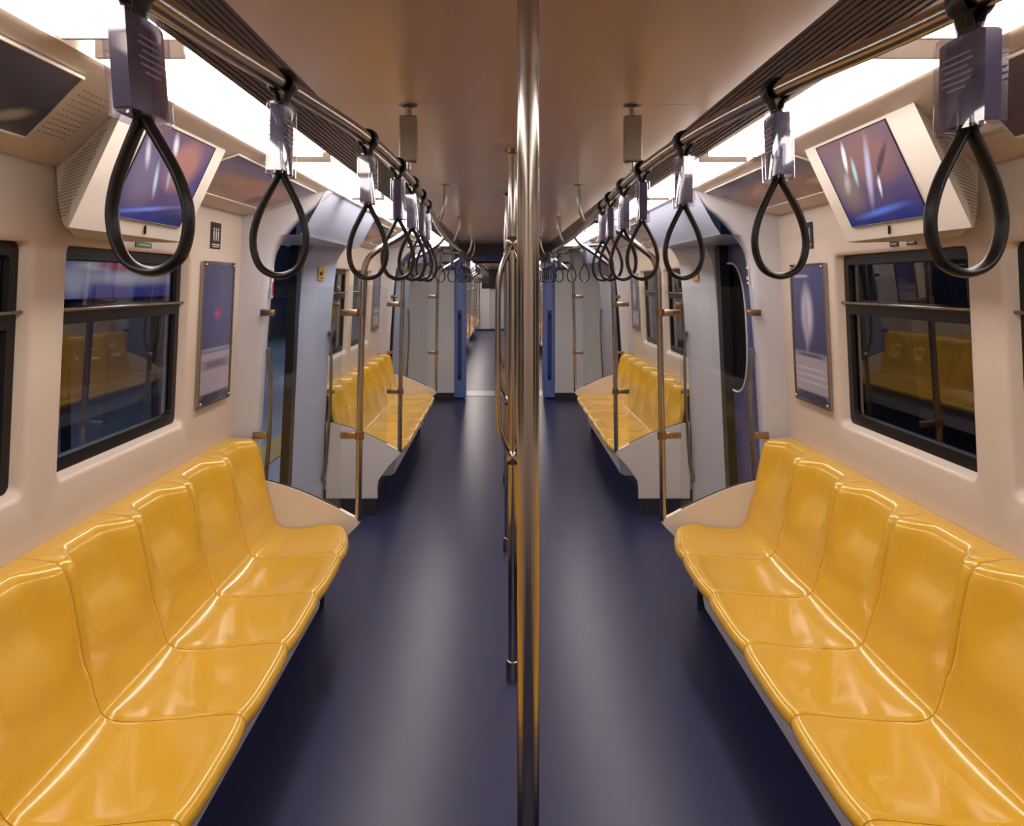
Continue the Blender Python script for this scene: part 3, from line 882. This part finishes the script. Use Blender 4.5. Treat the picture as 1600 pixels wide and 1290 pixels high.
def screen_unit(side, nm, m):
    y0, y1 = 2.0, 2.72
    t = thing('screen_housing', 'cream cornice housing with a tilted display screen on the %s wall' % nm, 'screen', (side * 1.25, y0, 1.9))
    L = t.location
    bm = bmesh.new()
    def V(x, y, z): return bm.verts.new((side * x - L.x, y - L.y, z - L.z))
    d = (FB - FT); n = Vector((d.y, -d.x)).normalized()
    if n.x > 0: n = -n
    T0, T1, T2 = V(FT.x, y0, FT.y), V(1.29, 2.24, 2.083), V(1.40, 2.33, 2.053)
    arc = [V(lerp(FB.x, 1.40, k / 8), lerp(y0, 2.33, k / 8), lerp(FB.y, 2.053, 1 - (1 - (k / 8) ** 2.2) ** .72)) for k in range(8)]
    A = arc + [T2]
    for k in range(8):
        bm.faces.new((T1, A[k], A[k + 1])) if k < 7 else bm.faces.new((T1, A[7], T2))
    bm.faces.new((T0, A[0], T1))
    F0, F1 = V(FT.x, y1, FT.y), V(FB.x, y1, FB.y)
    bm.faces.new((T0, F0, F1, A[0]))
    w0, w1 = V(W(1.848) - .002, 2.46, 1.848), V(W(1.848) - .002, y1, 1.848)
    m0 = V(FB.x + .04, y1, 1.842); 
    bm.faces.new((A[0], F1, m0)); bm.faces.new((m0, w1, w0)); bm.faces.new((A[0], m0, w0, A[3])); 
    for k in range(3, 8): bm.faces.new((A[k], w0, A[k + 1]))
    for k in range(0, 3): pass
    bm.faces.new((A[0], A[3], A[2], A[1]))
    b1 = V(W(ZT) - .002, y1, ZT - .002); b2 = V(1.30, y1, 2.080)
    bm.faces.new((F1, F0, b2, b1, w1, m0)); bm.faces.new((w0, w1, b1, T2)); bm.faces.new((T2, b1, b2, T1)); bm.faces.new((T1, b2, F0, T0))
    obj('housing', bm, M['white'], t)
    # strips along the splayed side, then holes
    def P(v, y, o=0):
        p = FT + d * v + n * o
        return Vector((side * p.x, y, p.y)) - L
    ya, yb = 2.155, 2.625
    # display: v .10 to .86
    c = [P(.86, ya, .003), P(.86, yb, .003), P(.045, yb, .003), P(.045, ya, .003)]
    if side > 0: c = [c[1], c[0], c[3], c[2]]
    obj('display', slab(c, .003), m, t)
    bm = bmesh.new()
    tube(bm, c, .0022, 6, closed=True)
    obj('bezel', bm, M['black'], t)
    ym = (ya + yb) / 2 + .01
    bm = bmesh.new(); tube(bm, [P(.90, ym - .008, .002), P(.965, ym + .012, .002)], .004, 8)
    obj('latch', bm, M['black'], t)
    # round perforations on the splayed near end
    bm = bmesh.new()
    e1 = Vector((1.29 - FT.x, .24, 2.083 - FT.y)); e2 = Vector((FB.x - FT.x, 0, FB.y - FT.y))
    nn = e1.cross(e2).normalized(); u1 = Vector((1, .24 / (1.29 - FT.x), 0)).normalized(); u3 = Vector((0, 0, 1))
    u3 = (u3 - nn * nn.z).normalized(); u1 = u3.cross(nn).normalized()
    if u1.x < 0: u1 = -u1
    if nn.y > 0: nn = -nn
    O = Vector((FT.x, y0, FT.y))
    for i in range(30):
        for j in range(30):
            a_ = .0175 * i + (.00875 if j % 2 else 0); b_ = -.0115 * j
            q = O + u1 * a_ + u3 * b_
            fx = lerp(FT.x, FB.x, (FT.y - q.z) / (FT.y - FB.y)) + .055     # keep a plain strip beside the fascia
            if q.x < fx or q.x > 1.33: continue
            k = (q.x - FB.x) / (1.40 - FB.x)
            zlow = lerp(FB.y, 2.053, 1 - (1 - max(0, k) ** 2.2) ** .72) + .02
            ztop = lerp(FT.y, 2.083, (q.x - FT.x) / (1.29 - FT.x)) - .022
            if q.z < zlow or q.z > ztop: continue
            vs = []
            for k in range(6):
                w_ = q + u1 * (.0045 * math.cos(k * PI / 3)) + u3 * (  .0032 * math.sin(k * PI / 3)) + nn * .0012
                vs.append(bm.verts.new((side * w_.x - L.x, w_.y - L.y, w_.z - L.z)))
            bm.faces.new(vs)
    tag(obj('speaker_perforations', bm, M['hole'], t), 'dark round speaker holes')
    # louvred slots on the cornice in front of the unit
    return t, ya, yb
screen_unit(-1, 'left', scr_l)
screen_unit(1, 'right', scr_r)
for s, nm in SIDES:
    t = thing('slot_vent', 'small vent of fine slots on the cornice before the %s screen' % nm, 'vent', (s * 1.15, 2.0, 2.12))
    bm = bmesh.new(); L = t.location
    for r in range(10):
        for k in range(7):
            v = .16 + r * .075
            p = on_cov(v); p2 = on_cov(v + .012)
            y = 1.94 + .20 * (v) + k * .018 - .1
            y = 2.03 - (1 - v) * .23 + k * .019
            if y > 1.98 + (v * .24): continue
            vs = [Vector((s * p[0], y, p[1] - .0015)), Vector((s * p[0], y + .013, p[1] - .0015)), Vector((s * p2[0], y + .013, p2[1] - .0015)), Vector((s * p2[0], y, p2[1] - .0015))]
            bm.faces.new([bm.verts.new(q - L) for q in vs])
    obj('slots', bm, M['grille'], t)
    # round screw / latch on the ledge
    o = obj('ledge_latch', tube(bmesh.new(), [(0, -.02, 0), (0, .02, 0)], .004, 8), M['black'])
    o.location = (s * 1.345, 1.93, 2.068); tag(o, 'tiny black latch on the cornice ledge before the %s screen' % nm, 'latch')

# small labels under the screens
def under_label(side, y, w, h, m, label, txt):
    z = 1.874
    t = thing('small_label', label, 'label', (side * 1.318, y, z - .004))
    def c4(w, h, o):
        n = Vector((-side * .5, 0, -.86))
        u = Vector((side * .043, 0, -.023)).normalized()
        b = [u * (h / 2) + Vector((0, -w / 2, 0)), u * (h / 2) + Vector((0, w / 2, 0)), -u * (h / 2) + Vector((0, w / 2, 0)), -u * (h / 2) + Vector((0, -w / 2, 0))]
        b = [q + n * o for q in b]
        return b if side < 0 else [b[1], b[0], b[3], b[2]]
    obj('backing', slab(c4(w, h, .002), .002), m, t)
    obj('lettering', quad(c4(w * .7, h * .16, .0032)), txt, t)
def fascia_label(side, y, v, w, h, m, txt, label):
    d = (FB - FT); n = Vector((d.y, -d.x)).normalized()
    if n.x > 0: n = -n
    p = FT + d * v
    t = thing('small_label', label, 'label', (side * p.x, y, p.y))
    def c4(w, h, o):
        u = d.normalized()
        U = Vector((side * u.x, 0, u.y)); N = Vector((side * n.x, 0, n.y)) * o; Y = Vector((0, 1, 0))
        b = [U * (h / 2) - Y * (w / 2) + N, U * (h / 2) + Y * (w / 2) + N, -U * (h / 2) + Y * (w / 2) + N, -U * (h / 2) - Y * (w / 2) + N]
        return b if side < 0 else [b[1], b[0], b[3], b[2]]
    obj('backing', slab(c4(w, h, .002), .002), m, t)
    obj('lettering', quad(c4(w * .7, h * .2, .0032)), txt, t)
def wall_label(side, y, z, w, h, m, label):
    flat_sign('small_label', label, 0, y, z, w, h, side, m, [('lettering', M['whitep'], [(0, 0, w * .7, h * .16)])], cat='label')
wall_label(-1, 2.93, 1.845, .13, .018, M['green'], 'narrow green label under the left screen')
wall_label(1, 2.86, 1.845, .06, .018, M['black'], 'left of two small black labels under the right screen')
wall_label(1, 2.74, 1.845, .06, .018, M['black'], 'right of two small black labels under the right screen')

pos_l = picture('poster_left', (.045, .05, .14), (.06, .065, .16), [(.5, .60, .5, .22, 0, (.08, .09, .22), .7, 0), (.5, .64, .10, .03, 0, (.45, .08, .22), .9, 0), (.5, .20, .5, .16, 0, (.42, .38, .44), .08, 1), (.5, .27, .42, .03, 0, (.16, .14, .20), .6, 1), (.5, .03, .5, .035, 0, (.05, .05, .10), .3, 1), (.5, .38, .5, .012, 0, (.3, .3, .4), .5, 1)])
pos_r = picture('poster_right', (.04, .045, .13), (.075, .08, .20), [(.45, .65, .16, .17, 5, (.62, .60, .66), .6, 0), (.42, .60, .06, .2, 0, (.40, .36, .55), .9, 0), (.5, .20, .5, .16, 0, (.42, .38, .44), .08, 1), (.5, .34, .42, .014, 0, (.10, .09, .14), .6, 1), (.5, .03, .5, .035, 0, (.05, .05, .10), .3, 1),
                                                                 (.5, .24, .42, .006, 0, (.6, .58, .62), .5, 1), (.5, .19, .42, .006, 0, (.6, .58, .62), .5, 1), (.5, .14, .42, .006, 0, (.6, .58, .62), .5, 1), (.3, .93, .2, .01, 0, (.4, .4, .55), .5, 1)])
def poster(side, nm, y0, y1, z0, z1, m, label):
    t = thing('wall_poster', label, 'poster', (side * 1.43, (y0 + y1) / 2, z0)); L = t.location
    def P(y, z, o): return Vector((side * (W(z) - o), y, z)) - L
    def c4(i, o):
        c = [P(y0 + i, z0 + i, o), P(y1 - i, z0 + i, o), P(y1 - i, z1 - i, o), P(y0 + i, z1 - i, o)]
        return c if side < 0 else [c[1], c[0], c[3], c[2]]
    obj('backing_plate', slab(c4(0, .012), .010), M['steel'], t)
    obj('print', slab(c4(.012, .0145), .002), m, t)
    obj('cover', quad(c4(.004, .019)), M['pose'], t)
    c = c4(.0, .016)
    bm = bmesh.new()
    tube(bm, c, .0045, 6, closed=True)
    obj('frame', bm, M['darksteel'], t)
    for q in c4(.016, .019):
        bm = bmesh.new(); bmesh.ops.create_icosphere(bm, subdivisions=2, radius=.009, matrix=Matrix.Translation(q))
        obj('stud', bm, M['steel'], t, smooth=True)
poster(-1, 'left', 3.50, 3.90, 1.125, 1.80, pos_l, 'tall blue framed poster on the left wall between window and doorway')
poster(1, 'right', 3.46, 3.86, 1.125, 1.79, pos_r, 'tall blue framed poster with white figure on the right wall')
poster(-1, 'left', 8.22, 8.62, 1.19, 1.80, pos_l, 'distant framed poster on the left wall of the second bay')
poster(1, 'right', 8.22, 8.62, 1.19, 1.80, pos_r, 'distant framed poster on the right wall of the second bay')

# ------------------------------------------------------------------ gangway bulkhead
YB = 11.2
for s, nm in SIDES:
    trim(B(*sorted((s * .735, s * 1.50)), YB, YB + .06, .10, ZC + .1), M['pale'], 'pale grey end bulkhead on the %s of the gangway' % nm)
    trim(B(*sorted((s * .74, s * 1.50)), YB + .01, YB + .06, 0, .10), M['plinth'], 'dark skirting of the %s bulkhead' % nm)
    t = thing('gangway_panel', 'bright blue gangway side panel on the %s with a recessed grip' % nm, 'panel', (s * .65, YB + .12, 0))
    obj('panel', B(*sorted((s * (-.085), s * .09)), -.05, .05, .02, 2.02, bev=.01), M['blue'], t, smooth=True, angle=40)
    obj('recess', B(-.032 + s * .01, .032 + s * .01, -.053, -.045, .30, 1.30), M['navy'], t)
    obj('grip', B(-.02 + s * .01, .02 + s * .01, -.075, -.05, 1.16, 1.25, bev=.005), M['black'], t)
    obj('lower_grip', B(-.02 + s * .01, .02 + s * .01, -.075, -.05, .28, .36, bev=.005), M['black'], t)
    t = thing('indicator_box', 'small white indicator box high on the %s bulkhead' % nm, 'box', (s * .86, YB - .03, 1.96))
    obj('case', B(-.13, .13, -.06, .03, -.03, .16, bev=.01), M['whitep'], t)
    obj('dark_window', B(-.10, .10, -.064, -.058, .01, .05), M['black'], t)
    obj('lower_strip', B(-.13, .13, -.05, .03, -.07, -.035), M['darkgrey'], t)
trim(B(-.735, .735, YB, YB + .08, 2.10, ZC + .1), M['darkgrey'], 'dark header over the gangway opening')
trim(B(-.735, .735, YB + .09, YB + .14, 2.02, 2.14), M['navy'], 'blue strip under the gangway header')
trim(B(-.60, .60, 11.56, 12.09, -.05, .004), M['silver'], 'ribbed silver threshold plate across the gangway')
for s, nm in SIDES:
    trim(B(*sorted((s * .60, s * .68)), YB + .18, 12.12, 0, 2.1), M['darkgrey'], 'dark gangway bellows wall on the %s' % nm)
    trim(B(*sorted((s * .66, s * 1.52)), 12.05, 12.1, 0, 2.4), M['grey'], 'next carriage end bulkhead, %s side' % nm)
trim(B(-.7, .7, YB + .18, 12.1, 2.1, 2.16), M['darkgrey'], 'dark gangway roof')
t = thing('sign_board', 'dark hanging display board across the far gangway', 'sign', (-.20, 12.5, 2.02))
obj('board', B(-.32, .42, -.03, .03, 0, .12, bev=.005), M['black'], t)
obj('bright_strip', B(-.20, .10, -.034, -.028, .045, .075), M['whitep'], t)
# far end
wl = tag(obj('wall_back', B(-1.5, 1.5, 27.6, 27.7, 0, 2.4), M['grey']), 'grey far end wall of the next carriage', 'wall', kind='structure')
t = thing('cab_panel', 'tall white panel on the far end wall of the next carriage', 'panel', (-.60, 27.55, 0))
obj('panel', B(-.20, .14, -.05, .04, .06, 2.0), M['whitep'], t)
obj('upper_window', B(-.14, .55, -.06, .04, 1.5, 2.2), M['black'], t)
trim(B(-1.4, 1.4, 27.5, 27.6, 0, .06), M['plinth'], 'black skirting at the far end wall')
tag(obj('wall_front', B(-1.6, 1.6, -2.3, -2.2, 0, 2.5), M['cream']), 'end wall behind the camera', 'wall', kind='structure')

# ------------------------------------------------------------------ outside
tag(obj('platform', B(-7, -1.62, -3, 30, -.25, -.02), M['tile']), 'pale tiled station platform outside the left doors', 'platform', kind='structure')
tag(obj('tactile_strip', B(-2.55, -2.25, -3, 30, -.019, -.008), M['tactile']), 'yellow tactile strip along the platform', 'strip', kind='structure')
tag(obj('station_wall', B(-7.1, -7, -3, 30, -.2, 4), mat('station_wall_blue', (.10, .12, .20), .5, noise=.2, nscale=1)), 'dim blue station wall beyond the platform', 'wall', kind='structure')
tag(obj('tunnel_wall', B(3.2, 3.3, -3, 30, -1, 4), mat('tunnel_wall_blue', (.035, .035, .055), .4, noise=.3, nscale=1.5)), 'dark blue wall beyond the right doors', 'wall', kind='structure')
bill = picture('billboard_print', (.05, .07, .42), (.20, .16, .40), [(.55, .55, .45, .18, 0, (.75, .72, .85), .8, 0), (.25, .85, .12, .12, 0, (.85, .8, .85), .7, 0), (.5, .88, .2, .10, 0, (.65, .12, .18), .6, 0), (.1, .45, .10, .4, 0, (.7, .7, .85), .8, 0)], emit=.9)
t = thing('platform_billboard', 'lit blue and white billboard seen through the left window', 'billboard', (-3.5, 7.0, 1.55))
obj('print', slab([(0, -1.0, .02), (0, 1.0, .02), (0, 1.0, .34), (0, -1.0, .34)], .01), bill, t)
obj('case', B(-.12, -.012, -1.03, 1.03, -.01, .37), M['black'], t)
for yy in (-.8, .8): obj('post', B(-.09, -.04, yy - .03, yy + .03, -1.568, -.012), M['darkgrey'], t)
def area(name, loc, sx, sy, e, col, rot=(0, 0, 0)):
    l = bpy.data.lights.new(name, 'AREA'); l.shape = 'RECTANGLE'; l.size = sx; l.size_y = sy; l.energy = e; l.color = col
    o = bpy.data.objects.new(name, l); COL.objects.link(o); o.location = loc; o.rotation_euler = rot
    return o
for k, y in enumerate((2, 8, 14, 20)):
    t = thing('platform_lamp', 'cool strip lamp over the platform, %s along the train' % ORD[k], 'lamp', (-4.0, y, 3.4), 0, None)
    obj('tube', B(-.08, .08, -1.2, 1.2, 0, .05), M['lampcool'], t)
    area('platform_glow', (-4.0, y, 3.35),  .3, 2.4, 38, (.65, .75, 1))
area('tunnel_glow', (2.6, 5.5, 3.2), .3, 2.4, 8, (.7, .72, 1))

# world
trim(B(-7, -1.9, -3, 30, 3.45, 3.55), M['darkgrey'], 'dark station ceiling over the platform')
w = bpy.data.worlds.new('World'); SC.world = w; w.use_nodes = True
w.node_tree.nodes['Background'].inputs[0].default_value = (.10, .12, .22, 1)
w.node_tree.nodes['Background'].inputs[1].default_value = .15

# ------------------------------------------------------------------ camera
cam = bpy.data.cameras.new('camera'); co = bpy.data.objects.new('camera', cam); COL.objects.link(co)
co.location = (-.05, 0, 1.70); co.rotation_euler = (PI / 2, 0, 0)
cam.sensor_width = 36; cam.sensor_fit = 'HORIZONTAL'; cam.lens = 27.0
cam.shift_x = (800 - 783) / 1600; cam.shift_y = -(645 - 442) / 1600
cam.clip_start = .05; cam.clip_end = 100
SC.camera = co
SC.view_settings.view_transform = 'Standard'; SC.view_settings.look = 'None'
SC.view_settings.exposure = 0; SC.view_settings.gamma = 1; SC.view_settings.use_curve_mapping = False
